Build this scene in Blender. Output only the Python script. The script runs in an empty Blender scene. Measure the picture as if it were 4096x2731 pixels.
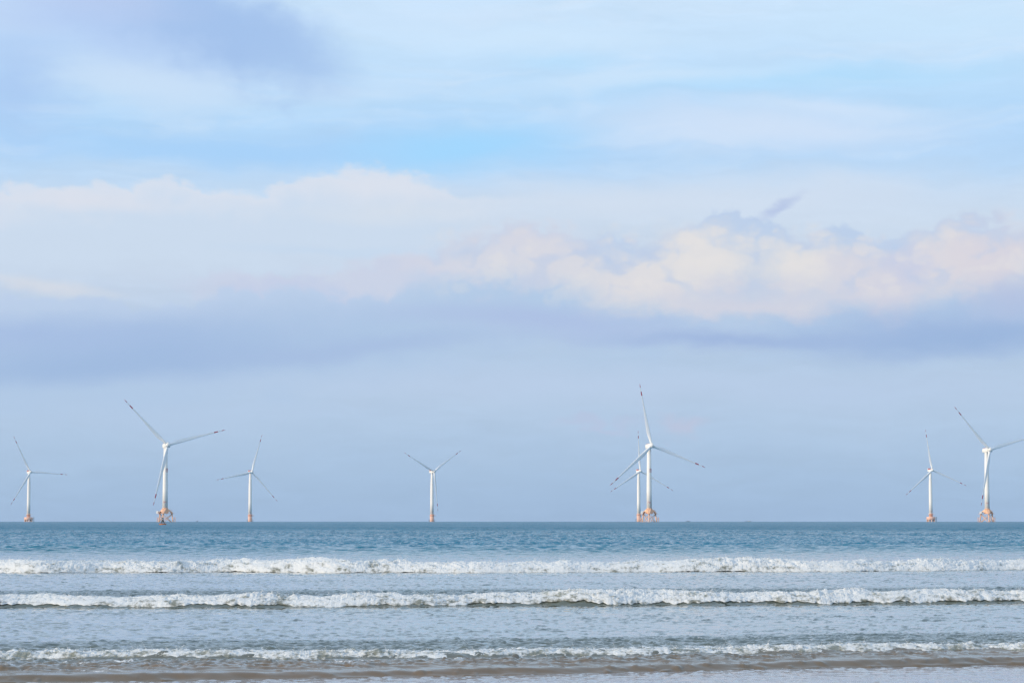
import bpy, math, random
import numpy as np
from mathutils import Matrix, Vector
R_ = math.radians
random.seed(7); RNG = np.random.default_rng(11)
SC = bpy.context.scene
COL = SC.collection

# ------------------------------------------------------------------ camera
EYE = 2.5                      # camera height over still water
RE = 6371000.0                 # the sea follows the earth's curve, so it ends at a real horizon
FPX = 85.0/36.0*4096.0
PITCH = math.atan((2077.0-1365.5)/FPX)
cam = bpy.data.cameras.new('camera'); cam.lens = 85; cam.sensor_width = 36
cam.clip_start = 0.5; cam.clip_end = 60000
co = bpy.data.objects.new('camera', cam); COL.objects.link(co)
co.location = (0, 0, EYE); co.rotation_euler = (math.pi/2+PITCH, 0, 0)
SC.camera = co

def ray(px, py):
    x = (px-2048.0)/FPX; z = -(py-1365.5)/FPX
    c, s = math.cos(PITCH), math.sin(PITCH)
    return x, c-z*s, s+z*c
def at(px, py, y):             # the world point at distance y seen at a spot of the photograph (surveying only)
    dx, dy, dz = ray(px, py)
    return Vector((dx/dy*y, y, EYE+dz/dy*y))
def on_water(px, py, z=0.0):
    dx, dy, dz = ray(px, py)
    return ((z-EYE)/dz*dx, (z-EYE)/dz*dy)
def drop(y): return -y*y/(2*RE)

# ------------------------------------------------------------------ numpy noise
def _hash(ix, iy, seed):
    h = (ix.astype(np.int64)*374761393 + iy.astype(np.int64)*668265263 + seed*1442695041) & 0xffffffff
    h = ((h ^ (h >> 13))*1274126177) & 0xffffffff
    return (h ^ (h >> 16)) & 0xffff
def perlin(x, y, seed=0):
    x0 = np.floor(x); y0 = np.floor(y); fx = (x-x0).astype(np.float32); fy = (y-y0).astype(np.float32)
    ix = x0.astype(np.int64); iy = y0.astype(np.int64)
    def g(dx, dy):
        a = _hash(ix+dx, iy+dy, seed).astype(np.float32)*(2*math.pi/65536)
        return np.cos(a)*(fx-dx)+np.sin(a)*(fy-dy)
    u = fx*fx*fx*(fx*(fx*6-15)+10); v = fy*fy*fy*(fy*(fy*6-15)+10)
    a = g(0, 0); b = g(1, 0); a += (b-a)*u
    c = g(0, 1); d = g(1, 1); c += (d-c)*u
    return (a+(c-a)*v)*1.5
def sstep(a, b, x):
    t = np.clip((x-a)/(b-a), 0, 1); return t*t*(3-2*t)
def ridged(n): return 1-2*np.abs(n)

# ------------------------------------------------------------------ mesh helpers
def mesh_from(name, V, F, mats, mi=None, smooth=True, colors=None):
    V = np.asarray(V, np.float32); F = np.asarray(F, np.int32)
    me = bpy.data.meshes.new(name)
    n = F.shape[1]
    me.vertices.add(len(V)); me.vertices.foreach_set('co', V.ravel())
    me.loops.add(F.size); me.loops.foreach_set('vertex_index', F.ravel())
    me.polygons.add(len(F)); me.polygons.foreach_set('loop_start', np.arange(0, F.size, n, dtype=np.int32))
    me.polygons.foreach_set('use_smooth', np.full(len(F), smooth, bool))
    if mi is not None: me.polygons.foreach_set('material_index', np.asarray(mi, np.int32))
    me.update(calc_edges=True)
    for m in mats: me.materials.append(m)
    if colors is not None:
        ca = me.color_attributes.new('mask', 'FLOAT_COLOR', 'POINT')
        ca.data.foreach_set('color', np.asarray(colors, np.float32).ravel())
    return me
def grid_faces(nr, nc):
    i = np.arange(nr*nc, dtype=np.int32).reshape(nr, nc)
    return np.stack([i[:-1, :-1], i[:-1, 1:], i[1:, 1:], i[1:, :-1]], -1).reshape(-1, 4)

class MB:                      # a small mesh collector: one of these becomes ONE mesh
    def __init__(s): s.v = []; s.f = []; s.m = []; s.sm = []
    def add(s, V, F, mi=0, smooth=True):
        b = len(s.v); s.v += [tuple(p) for p in V]
        for f in F: s.f.append([b+i for i in f]); s.m.append(mi); s.sm.append(smooth)
    def loft(s, rings, mi=0, cap=True, smooth=True, mis=None):
        n = len(rings[0]); V = [p for r in rings for p in r]; b = len(s.v)
        s.v += [tuple(p) for p in V]
        for k in range(len(rings)-1):
            for i in range(n):
                j = (i+1) % n
                s.f.append([b+k*n+i, b+k*n+j, b+(k+1)*n+j, b+(k+1)*n+i])
                s.m.append(mis[k] if mis else mi); s.sm.append(smooth)
        if cap:
            s.f.append([b+i for i in reversed(range(n))]); s.m.append(mis[0] if mis else mi); s.sm.append(False)
            k = len(rings)-1
            s.f.append([b+k*n+i for i in range(n)]); s.m.append(mis[-1] if mis else mi); s.sm.append(False)
    def tube(s, p0, p1, r0, r1=None, n=12, mi=0):
        p0 = Vector(p0); p1 = Vector(p1); r1 = r0 if r1 is None else r1
        d = (p1-p0).normalized(); a = d.orthogonal().normalized(); b = d.cross(a)
        s.loft([[p+(a*math.cos(t)+b*math.sin(t))*r for t in [2*math.pi*i/n for i in range(n)]] for p, r in ((p0, r0), (p1, r1))], mi)
    def path(s, pts, r, n=8, mi=0):
        for a, b in zip(pts[:-1], pts[1:]): s.tube(a, b, r, r, n, mi)
    def lathe(s, prof, n=24, mi=0, axis='z', c=(0, 0, 0), mis=None):
        rings = []
        for r, h in prof:
            ring = []
            for i in range(n):
                t = 2*math.pi*i/n; x, y = r*math.cos(t), r*math.sin(t)
                p = (x, y, h) if axis == 'z' else (x, -h, y)
                ring.append((p[0]+c[0], p[1]+c[1], p[2]+c[2]))
            rings.append(ring)
        s.loft(rings, mi, mis=mis)
    def box(s, c, d, mi=0, rot=None, bev=0.0):
        hx, hy, hz = d[0]/2, d[1]/2, d[2]/2; M = rot or Matrix.Identity(3); C = Vector(c)
        b = min(bev, hx*.9, hy*.9, hz*.9)
        if b <= 0:
            V = [C+M@Vector((x, y, z)) for x in (-hx, hx) for y in (-hy, hy) for z in (-hz, hz)]
            s.add(V, [(0, 1, 3, 2), (4, 6, 7, 5), (0, 4, 5, 1), (2, 3, 7, 6), (0, 2, 6, 4), (1, 5, 7, 3)], mi, False)
            return
        def ring(x, y, z, q):
            return [C+M@Vector(p) for p in ((x-q, y, z), (x, y-q, z), (x, -y+q, z), (x-q, -y, z), (-x+q, -y, z), (-x, -y+q, z), (-x, y-q, z), (-x+q, y, z))]
        s.loft([ring(hx-b, hy-b, -hz, b*.6), ring(hx, hy, -hz+b, b), ring(hx, hy, hz-b, b), ring(hx-b, hy-b, hz, b*.6)], mi, True, False)
    def mesh(s, name, mats):
        me = bpy.data.meshes.new(name); me.from_pydata(s.v, [], s.f)
        for m in mats: me.materials.append(m)
        me.polygons.foreach_set('material_index', s.m); me.polygons.foreach_set('use_smooth', s.sm)
        me.update(); return me

def obj(name, me, parent=None, loc=(0, 0, 0), rot=None, label=None, cat=None, group=None, kind=None):
    o = bpy.data.objects.new(name, me); COL.objects.link(o); o.location = loc
    if rot is not None: o.rotation_euler = rot
    if parent: o.parent = parent
    if label: o['label'] = label
    if cat: o['category'] = cat
    if group: o['group'] = group
    if kind: o['kind'] = kind
    return o

# ------------------------------------------------------------------ materials
def srgb(*c):
    return tuple(((v/255)/12.92 if v <= 10 else ((v/255+.055)/1.055)**2.4) for v in c)
class NT:
    def __init__(s, nt): s.n = nt.nodes; s.l = nt.links
    def node(s, t, **kw):
        x = s.n.new(t)
        for k, v in kw.items(): setattr(x, k, v)
        return x
    def put(s, sock, v):
        if isinstance(v, bpy.types.NodeSocket): s.l.new(v, sock)
        elif v is not None:
            if isinstance(v, (tuple, list)) and len(v) == 3 and sock.type == 'RGBA': v = (*v, 1)
            sock.default_value = v
    def math(s, op, a, b=None, c=None, clamp=False):
        x = s.node('ShaderNodeMath', operation=op, use_clamp=clamp)
        for i, v in enumerate((a, b, c)):
            if v is not None: s.put(x.inputs[i], v)
        return x.outputs[0]
    def smooth(s, a, b, v):
        x = s.node('ShaderNodeMapRange', interpolation_type='SMOOTHSTEP')
        s.put(x.inputs[0], v); s.put(x.inputs[1], a); s.put(x.inputs[2], b)
        return x.outputs[0]
    def mix(s, f, a, b):
        x = s.node('ShaderNodeMix', data_type='RGBA')
        s.put(x.inputs[0], f); s.put(x.inputs[6], a); s.put(x.inputs[7], b)
        return x.outputs[2]
    def noise(s, vec, scale, detail=4, rough=.55, dist=0.0):
        x = s.node('ShaderNodeTexNoise'); s.put(x.inputs['Vector'], vec)
        x.inputs['Scale'].default_value = scale; x.inputs['Detail'].default_value = detail
        x.inputs['Roughness'].default_value = rough; x.inputs['Distortion'].default_value = dist
        return x
    def ramp(s, f, stops, interp='LINEAR'):
        x = s.node('ShaderNodeValToRGB'); x.color_ramp.interpolation = interp
        e = x.color_ramp.elements
        while len(e) < len(stops): e.new(0.5)
        for i, (p, c) in enumerate(stops): e[i].position = p; e[i].color = (*c, 1)
        s.put(x.inputs[0], f); return x.outputs[0]

def new_mat(name):
    m = bpy.data.materials.new(name); m.use_nodes = True
    nt = NT(m.node_tree); bs = m.node_tree.nodes['Principled BSDF']
    return m, nt, bs
def paint(name, col, rough=.45, var=.08, scale=.35, dirt=None, metallic=0):
    m, nt, bs = new_mat(name)
    tc = nt.node('ShaderNodeTexCoord').outputs['Object']
    n = nt.noise(tc, scale, 5, .6).outputs['Fac']
    lo = tuple(v*(1-var) for v in col); hi = tuple(min(v*(1+var), .9) for v in col)
    c = nt.mix(nt.smooth(.3, .7, n), lo, hi)
    if dirt:
        mp = nt.node('ShaderNodeMapping'); nt.put(mp.inputs[0], tc); mp.inputs['Scale'].default_value = (1.6, 1.6, .12)
        d = nt.noise(mp.outputs[0], 1.2, 4, .6).outputs['Fac']
        c = nt.mix(nt.math('MULTIPLY', nt.smooth(.55, .75, d), dirt[1]), c, dirt[0])
    nt.put(bs.inputs['Base Color'], c); bs.inputs['Roughness'].default_value = rough; bs.inputs['Metallic'].default_value = metallic
    return m
M_WHITE = paint('white_turbine_paint', (.84, .84, .82), .5, .02, .1)
M_BLADE = paint('blade_gelcoat', (.86, .88, .91), .5, .02, .1)
M_RED = paint('red_marking_paint', (.46, .07, .10), .5, .06)
M_ORANGE = paint('orange_marine_paint', (.82, .49, .32), .55, .06, .4, ((.6, .32, .18), .3))
M_ORANGE2 = paint('hazy_orange_paint', (.80, .51, .41), .6, .07, .4, ((.6, .34, .24), .3))  # paler, pinker orange: haze over the far bases put into the colour
M_GREY = paint('grey_steel', (.42, .44, .46), .5, .08)
M_DARK = paint('dark_rubber_steel', (.06, .075, .085), .6, .15)
M_CAB = paint('white_cabinet_paint', (.80, .82, .82), .4, .03)
M_RUST = paint('rusty_orange_float', (.42, .14, .05), .75, .35, 2.5, ((.10, .06, .05), .6))
M_HULL = paint('dark_hull_paint', (.08, .10, .14), .5, .1)

def water_material():
    m, nt, bs = new_mat('sea_water')
    at_ = nt.node('ShaderNodeVertexColor'); at_.layer_name = 'mask'
    sep = nt.node('ShaderNodeSeparateColor'); nt.put(sep.inputs[0], at_.outputs['Color'])
    tint, foam, rough = sep.outputs
    base = nt.ramp(tint, [(0, (.190, .135, .085)), (.25, (.118, .135, .112)), (.5, (.070, .105, .105)), (.75, (.014, .135, .180)), (1, (.008, .158, .262))])
    geo = nt.node('ShaderNodeNewGeometry').outputs['Position']
    mp = nt.node('ShaderNodeMapping'); nt.put(mp.inputs[0], geo); mp.inputs['Scale'].default_value = (.5, 1, 1)
    n1 = nt.noise(mp.outputs[0], 9.0, 3, .6).outputs['Fac']
    bp = nt.node('ShaderNodeBump'); bp.inputs['Distance'].default_value = .02
    bp.inputs['Strength'].default_value = .12; nt.put(bp.inputs['Height'], n1)
    n2 = nt.noise(mp.outputs[0], 1.7, 4, .65).outputs['Fac']
    b2 = nt.node('ShaderNodeBump'); b2.inputs['Distance'].default_value = .75
    mq = nt.node('ShaderNodeMapping'); nt.put(mq.inputs[0], geo); mq.inputs['Scale'].default_value = (.035, .009, 1)
    gs = nt.noise(mq.outputs[0], 1.0, 5, .7).outputs['Fac']
    nt.put(b2.inputs['Strength'], nt.math('MULTIPLY', nt.smooth(.14, .26, rough), nt.smooth(.15, .75, gs))); nt.put(b2.inputs['Height'], n2); nt.put(b2.inputs['Normal'], bp.outputs[0])
    fn = nt.noise(geo, 26.0, 4, .65).outputs['Fac']
    ff = nt.smooth(.38, .60, nt.math('MULTIPLY', foam, nt.math('MULTIPLY_ADD', fn, 2.2, -.12)))
    nt.put(bs.inputs['Base Color'], nt.mix(ff, base, (.80, .83, .85)))
    nt.put(bs.inputs['Roughness'], nt.math('ADD', rough, nt.math('MULTIPLY', ff, .6), clamp=True))
    bs.inputs['IOR'].default_value = 1.333
    nt.put(bs.inputs['Specular IOR Level'], nt.math('MULTIPLY_ADD', nt.smooth(.13, .28, rough), -.38, .5))
    nt.put(bs.inputs['Normal'], b2.outputs[0])
    bs.inputs['Coat IOR'].default_value = 1.55; bs.inputs['Coat Roughness'].default_value = .07
    nt.put(bs.inputs['Coat Weight'], nt.math('MULTIPLY', at_.outputs['Alpha'], nt.math('SUBTRACT', 1.0, ff))); nt.put(bs.inputs['Coat Normal'], b2.outputs[0])
    return m
def foam_material():
    m, nt, bs = new_mat('white_sea_foam')
    at_ = nt.node('ShaderNodeVertexColor'); at_.layer_name = 'mask'
    sep = nt.node('ShaderNodeSeparateColor'); nt.put(sep.inputs[0], at_.outputs['Color'])
    cover, wet, _ = sep.outputs
    geo = nt.node('ShaderNodeNewGeometry').outputs['Position']
    fn = nt.noise(geo, 9.0, 7, .75, .8).outputs['Fac']
    f = nt.smooth(.10, .80, nt.math('ADD', cover, nt.math('MULTIPLY_ADD', fn, 1.7, -.85)))
    c = nt.mix(f, nt.mix(wet, (.36, .41, .37), (.20, .20, .16)), (.75, .78, .79))
    nt.put(bs.inputs['Base Color'], c)
    nt.put(bs.inputs['Roughness'], nt.math('MULTIPLY_ADD', f, .6, .12))
    bs.inputs['IOR'].default_value = 1.333
    bs.inputs['Subsurface Weight'].default_value = .0
    b2 = nt.noise(geo, 34.0, 4, .7).outputs['Fac']
    bp = nt.node('ShaderNodeBump'); bp.inputs['Distance'].default_value = .03; bp.inputs['Strength'].default_value = .8
    nt.put(bp.inputs['Height'], b2)
    # light scatters through froth, so its small lumps shade softly
    vm = nt.node('ShaderNodeVectorMath', operation='MULTIPLY_ADD'); nt.put(vm.inputs[0], bp.outputs[0]); vm.inputs[1].default_value = (.62, .62, .62); vm.inputs[2].default_value = (0, -.22, .34)
    vn = nt.node('ShaderNodeVectorMath', operation='NORMALIZE'); nt.put(vn.inputs[0], vm.outputs[0]); nt.put(bs.inputs['Normal'], vn.outputs[0])
    return m
def sand_material():
    m, nt, bs = new_mat('wet_sand')
    geo = nt.node('ShaderNodeNewGeometry').outputs['Position']
    n = nt.noise(geo, 1.3, 5, .6).outputs['Fac']
    nt.put(bs.inputs['Base Color'], nt.mix(n, (.28, .23, .22), (.36, .30, .29)))
    bs.inputs['Roughness'].default_value = .5
    bs.inputs['Coat Weight'].default_value = 1.0; bs.inputs['Coat Roughness'].default_value = .05; bs.inputs['Coat IOR'].default_value = 2.3
    mp = nt.node('ShaderNodeMapping'); nt.put(mp.inputs[0], geo); mp.inputs['Scale'].default_value = (.6, 1, 1)
    b = nt.noise(mp.outputs[0], 14.0, 4, .6).outputs['Fac']
    bp = nt.node('ShaderNodeBump'); bp.inputs['Distance'].default_value = .01; bp.inputs['Strength'].default_value = .12
    nt.put(bp.inputs['Height'], b); nt.put(bs.inputs['Normal'], bp.outputs[0]); nt.put(bs.inputs['Coat Normal'], bp.outputs[0])
    return m
M_WATER = water_material(); M_FOAM = foam_material(); M_SAND = sand_material()
M_SPRAY, _nt, _bs = new_mat('white_spray'); _bs.inputs['Base Color'].default_value = (.78, .81, .82, 1); _bs.inputs['Roughness'].default_value = .6

# ------------------------------------------------------------------ shoreline and breaker lines, as curves on the ground
def line(pts, z=0.0):
    P = [on_water(*p, z) for p in pts]
    xs = np.array([p[0] for p in P]); ys = np.array([p[1] for p in P])
    c = np.polyfit(xs, ys, min(2, len(P)-1)); lo, hi = xs.min()*1.25, xs.max()*1.25
    return lambda x: np.polyval(c, np.clip(x, lo, hi))
L0 = line([(0, 2731), (1366, 2707), (2732, 2686), (4096, 2648)])          # foot of the little bore on the sand
L3 = line([(0, 2656), (1366, 2643), (2732, 2630), (4096, 2612)], .10)
L2 = line([(0, 2432), (2048, 2426), (4096, 2414)])
L1 = line([(0, 2287), (2048, 2288), (4096, 2277)])
def wob(x, seed, L): return perlin(np.asarray(x, np.float64)/L, np.zeros_like(x)+.37, seed)
def toe(k, x):
    if k == 0: return L0(x)+.16*wob(x, 31, 3.1)+.06*wob(x, 32, .9)
    if k == 3: return L3(x)+.30*wob(x, 33, 3.0)+.12*wob(x, 34, 1.0)
    if k == 2: return L2(x)+.9*wob(x, 35, 6.0)+.3*wob(x, 36, 2.0)
    return L1(x)+1.6*wob(x, 37, 9.0)+.6*wob(x, 38, 3.0)
WH = {1: .44, 2: .33, 3: .105}      # crest heights
FR = {1: 1.0, 2: 1.05, 3: .50}     # front lengths
BK = {1: 4.5, 2: 3.0, 3: 1.1}      # back lengths
def hvar(k, x): return 1+.26*wob(x, 40+k, {1: 6.0, 2: 4.0, 3: 2.2}[k])+.18*wob(x, 50+k, {1: 2.0, 2: 1.3, 3: .8}[k])
def ridge(k, s, x):
    h = WH[k]*hvar(k, x)
    f = sstep(0, FR[k], s); b = np.exp(-np.clip(s-FR[k], 0, None)**2/(BK[k]**2))
    return h*f*b

# ------------------------------------------------------------------ sea
def bore_level(s0, x): return .125*(1+.16*wob(x, 62, 1.7))*(.80*sstep(-.02, .36, s0)+.20*sstep(.3, 1.2, s0))*(1-sstep(7, 16, s0))
def build_sea():
    def rows(a, b, d0, d1):
        out = [a]
        while out[-1] < b:
            t = (out[-1]-a)/(b-a); out.append(out[-1]+d0+(d1-d0)*t)
        return out
    s = rows(-.30, 90, .05, .085) + rows(90.1, 420, .10, .40) + rows(421, 1300, .45, 2.4)
    s = np.array(s + list(np.geomspace(1306, 7600, 130)))
    a = np.concatenate([np.radians(np.linspace(-45, -15.2, 34)), np.radians(np.linspace(-15, 15, 1150)), np.radians(np.linspace(15.2, 45, 34))])
    S, A = np.meshgrid(s, a, indexing='ij')
    X = np.tan(A)*(S+39.5)
    t0 = toe(0, X[0]); fade = 1.0
    Y = S + toe(0, X)*np.exp(-S/60.0)+39.5*(1-np.exp(-S/60.0))
    H = np.zeros_like(Y)
    s1 = Y-toe(1, X); s2 = Y-toe(2, X); s3 = Y-toe(3, X); s0 = S
    # how rough the surface is, by zone
    far = sstep(48, 105, s1)*.85+.15*sstep(20, 45, s1)
    gap12 = sstep(.0, 2, s2)*(1-sstep(-2, .0, s1))
    back2 = sstep(8, 11, s2)*(1-sstep(14, 20, s2))
    back3 = sstep(.6, 1.6, s3)*(1-sstep(5.5, 9.0, s3))
    nearz = 1-sstep(-.5, .2, s3)
    ds = np.gradient(s)[:, None]
    # wind chop far out
    def oct_(lx, ly, seed, sx=0.0):
        return perlin(X/lx+sx*Y, Y/ly, seed)*(1-sstep(ly*.25, ly*.6, ds))
    chop = .20*ridged(oct_(4.6, 2.6, 1)) + .24*ridged(oct_(2.2, 1.2, 2, .02)) + .13*oct_(1.0, .55, 3) + .06*oct_(.5, .3, 4)
    gust = 1+.35*perlin(X/60, Y/45, 5)
    H += far*(chop-.17)*.85*np.clip(gust, .35, 1.8)*(1-.45*sstep(300, 900, Y))
    H += .17*(ridged(perlin(X/9, Y/5.5, 67))-.45)*sstep(220, 450, Y)*(1-sstep(1.4, 3.0, ds))
    # long low swell
    H += .10*sstep(90, 160, s1)*np.sin(Y/9.5+1.6*perlin(X/40, Y/60, 6)+.4)*(1-sstep(2, 4.5, ds))
    # a low swell about to break, and the smooth back of the first breaker
    H += .20*np.exp(-((s1-88-5*wob(X, 61, 20))/8.0)**2)
    fine = .013*perlin(X/.36, Y/.18, 7)+.010*perlin(X/.9, Y/.42, 8)
    near = 1-far
    H += near*fine
    # sparse wavelets: little dark dashes on the glassy water
    w = perlin(X/.42, Y/.20, 9)+.22*perlin(X/2.2, Y/1.0, 10)
    w2 = perlin(X/.24, Y/.13, 12)+.25*perlin(X/1.5, Y/.7, 13)
    patch = .5+.5*perlin(X/7, Y/4, 11)
    H += near*(.024*sstep(.48, .86, w+.30*(patch-.5))+.019*sstep(.42, .80, w2+.34*(patch-.5)))
    rg = .020*ridged(perlin(X/1.0, Y/.40, 14))+.028*ridged(perlin(X/.42, Y/.20, 15))+.012*perlin(X/.25, Y/.14, 20)
    H += (back2*1.1+back3*1.25+nearz*.30*sstep(.5, 1.2, s0))*rg
    H += nearz*sstep(.5, 1.2, s0)*(.036*ridged(perlin(X/.62, Y/.24, 65))+.028*ridged(perlin(X/.26, Y/.12, 66)))
    for k, sk in ((1, s1), (2, s2), (3, s3)): H += ridge(k, sk, X)
    # the swash bore on the sand
    H += bore_level(s0, X)
    H -= .20*np.clip(-s0/.30, 0, 1)
    Z = H + drop(np.sqrt(X**2+Y**2))
    # colour of the water body: silt near the sand, teal further out
    big = perlin(X/9, Y/5, 16)
    tint = .02+.20*sstep(.8, 3.5, s0)+.18*sstep(0, 6, s3)+.10*sstep(0, 10, s2)+.08*sstep(0, 5, s1)+.42*sstep(20, 110, s1)+.05*big
    for k, sk in ((1, s1), (2, s2)): tint -= .14*np.exp(-((sk-.4)/.9)**2)
    foamn = perlin(X/.55, Y/.24, 17)*.6+.6*perlin(X/.2, Y/.11, 18)+.35*perlin(X/2.2, Y/1.0, 19)
    env = .42*np.exp(-((s0-.62-.25*wob(X, 63, 1.5))/.28)**2)*(.55+.9*np.clip(wob(X, 64, 2.6), -.5, .6))
    env += .40*nearz*sstep(1.2, 1.8, s0)+.62*np.exp(-((s3-1.6)/1.6)**2)*(s3 > .3)+.35*np.exp(-((s2-9)/5.0)**2)
    foam = np.clip(env*(.62+1.25*foamn), 0, 1)
    rough = .06+.02*back2-.01*nearz-.01*sstep(30, 90, s1)+.23*sstep(90, 560, s1)
    film = .70*(1-sstep(15, 70, s1))*(1-.75*back2)*(1-.6*back3)*(1-.95*nearz)
    for k, sk in ((1, s1), (2, s2), (3, s3)): film = film*(1-.9*np.exp(-((sk-.4)/.9)**2))
    colr = np.stack([np.clip(tint, 0, 1), foam, rough, film], -1).reshape(-1, 4)
    V = np.stack([X, Y, Z], -1).reshape(-1, 3)
    me = mesh_from('sea', V, grid_faces(*X.shape), [M_WATER], colors=colr)
    obj('sea', me, kind='structure', label='choppy teal sea with smooth silvery water between its breakers')
    print('sea verts', len(V))
build_sea()

def build_sand():
    y = np.concatenate([np.linspace(-300, 20, 30), np.arange(20.5, 33, .5), np.arange(33, 41.5, .035), np.geomspace(42, 7600, 50)])
    a = np.concatenate([np.linspace(-1, -.3, 20), np.linspace(-.29, .29, 800), np.linspace(.3, 1, 20)])
    Y, A = np.meshgrid(y, a, indexing='ij'); X = A*np.maximum(np.abs(Y)*1.3, 12)*1.0
    X = np.where(np.abs(Y) > 42, A*(60+np.abs(Y)), A*60)
    fine = sstep(32.5, 34, Y)*(1-sstep(41.5, 44, Y))
    w = perlin(X/.17, Y/.11, 21)+.45*perlin(X/.6, Y/.35, 22)
    w2 = perlin(X/.09, Y/.06, 24)+.4*perlin(X/.5, Y/.3, 25)
    H = fine*(.013*sstep(.46, .80, w)+.008*sstep(.44, .78, w2)+.003*perlin(X/.5, Y/.25, 23))
    H += np.where(Y < 30, (30-Y)*.028, 0)*1.0
    H -= np.where(Y > 41, np.minimum((Y-41)*.02, 3.0), 0)
    Z = np.minimum(H, 3.0)+np.where(Y > 0, drop(Y), 0)-np.where(Y > 60, 1.0, 0)
    me = mesh_from('beach', np.stack([X, Y, Z], -1).reshape(-1, 3), grid_faces(*X.shape), [M_SAND])
    obj('beach', me, kind='structure', label='wet lavender-grey sand mirroring the sky')
build_sand()

# ------------------------------------------------------------------ breaking waves: lumpy foam rolls over the ridges
def build_breaker(k, label, nx, prof, lump, half):
    mid = half*.5; x = np.concatenate([np.linspace(-half, -mid, nx//5)[:-1], np.linspace(-mid, mid, nx), np.linspace(mid, half, nx//5)[1:]]); nx = len(x); nt_ = 72
    t = np.linspace(0, 1, nt_)
    P = np.array(prof, np.float64)                      # s, z/h, along the roll
    seg = np.concatenate([[0], np.cumsum(np.hypot(np.diff(P[:, 0]), np.diff(P[:, 1]*WH[k])))]); L = seg[-1]; seg /= L
    ps = np.interp(t, seg, P[:, 0]); pz = np.interp(t, seg, P[:, 1])
    ker = np.array([.25, .5, .25])
    for _ in range(4):
        ps[1:-1] = np.convolve(ps, ker, 'same')[1:-1]; pz[1:-1] = np.convolve(pz, ker, 'same')[1:-1]
    T, X = np.meshgrid(t, x, indexing='ij')
    arc = T*L
    hv = hvar(k, X)
    drp = (.5+.5*np.clip(.9*wob(X, 70+k, lump*14)+.5*wob(X, 75+k, lump*5)+.4*wob(X, 77+k, lump*1.6), -1, 1))   # how far down the face the foam hangs
    tc = T*(1-.34*(1-drp)*{1: .17, 2: .62, 3: .75}[k])
    SS = np.interp(tc, t, ps); ZZ = np.interp(tc, t, pz)*WH[k]*hv
    ns = -np.gradient(ZZ, axis=0); nz = np.gradient(SS, axis=0)
    ns, nz = -ns*0+np.gradient(ZZ, axis=0), -np.gradient(SS, axis=0)
    ln = np.hypot(ns, nz)+1e-6; ns /= ln; nz /= ln
    arc2 = tc*L
    def bil(l, seed): return np.abs(perlin(X/l, arc2/(l*.8), seed))
    d = 1.2*bil(lump*9, 78+k)+.62*bil(lump*3.6, 80+k)+.42*bil(lump*1.7, 83+k)+.34*bil(lump*.85, 86+k)+.26*bil(lump*.42, 89+k)+.18*bil(lump*.22, 92+k)
    d = (d-.45)*lump*.85*(1+.5*wob(X, 101+k, lump*30))
    fl = np.clip(perlin(X/(lump*1.1), arc2*0+.3, 111+k), 0, 1)**2*np.clip(perlin(X/(lump*6), arc2*0+.7, 114+k)+.3, 0, 1)
    d += fl*lump*1.5*np.exp(-((T-.30)/.12)**2)          # torn licks standing up along the crest
    edge = np.sin(np.pi*np.clip(T, 0, 1))**.45
    d = d*edge-(1-edge)*lump*.5
    S2 = SS+ns*d*1.0; Z2 = ZZ+nz*d
    # water colour showing through between the clumps
    cov = .60+.9*(perlin(X/(lump*5), arc2/(lump*3.2), 95+k))*.6+.55*perlin(X/(lump*1.4), arc2/(lump*1.1), 98+k)*.6
    cov += {1: .22, 2: .10, 3: -.06}[k]+.22*wob(X, 104+k, lump*22)
    cov += .25*np.sin(np.pi*T)-.10
    cov -= .35*(1-sstep(0, .22, T))
    wet = np.clip(T*1.1-.2, 0, 1)
    taper = sstep(half, half*.82, np.abs(X)+half*.05*wob(X, 117, lump*8))   # the roll peters out into an unbroken shoulder
    cov = cov*taper; Z2 = Z2-(1-taper)*(.35*WH[k]+lump)
    sgn = toe(k, X)
    V = np.stack([X, sgn+S2, Z2], -1)
    V[..., 2] += drop(V[..., 1]) + bore_level(V[..., 1]-toe(0, X), X)
    colr = np.stack([np.clip(cov, 0, 1), wet, T, np.ones_like(T)], -1).reshape(-1, 4)
    me = mesh_from('breaking_wave', V.reshape(-1, 3), grid_faces(nt_, nx)[:, ::-1], [M_FOAM], colors=colr)
    w = obj('breaking_wave', me, label=label, cat='wave', group='breakers rolling in to the beach', kind='thing')
    # flung drops along the crest and at the foot, as one spray
    octv = np.array([(1, 0, 0), (-1, 0, 0), (0, 1, 0), (0, -1, 0), (0, 0, 1), (0, 0, -1)], np.float64)
    octf = np.array([(0, 2, 4), (2, 1, 4), (1, 3, 4), (3, 0, 4), (2, 0, 5), (1, 2, 5), (3, 1, 5), (0, 3, 5)])
    tops = np.argmax(Z2, axis=0)
    C = []
    nplume = {1: 700, 2: 560, 3: 420}[k]
    for _ in range(nplume):
        j = RNG.integers(int(nx*.12), int(nx*.88)); n = int(RNG.integers(8, 46)); hgt = lump*RNG.gamma(1.5, .75); lean = RNG.normal()*.7
        low = RNG.random() < .30
        row = int(RNG.integers(50, 70)) if low else int(np.clip(tops[j]+RNG.integers(-6, 9), 1, nt_-2))
        b = V[row, j]
        u = RNG.random(n)**1.3
        q = np.empty((n, 4))
        q[:, 0] = b[0]+lean*u*hgt+RNG.normal(size=n)*lump*.22*(1-.3*u)
        q[:, 1] = b[1]-(.25*lump if low else 0)+RNG.normal(size=n)*lump*.25
        q[:, 2] = b[2]+u*hgt*(.35 if low else 1.0)-lump*.08
        q[:, 3] = lump*(.025+.075*RNG.random(n)**2)*(1.15-.7*u)
        C.append(q)
    C = np.concatenate(C); C = C[C[:, 2] > .01]
    m = len(C)
    sc = C[:, 3][:, None, None]*(1+.5*RNG.random((m, 1, 3)))
    VV = C[:, None, :3]+octv[None]*sc
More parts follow.
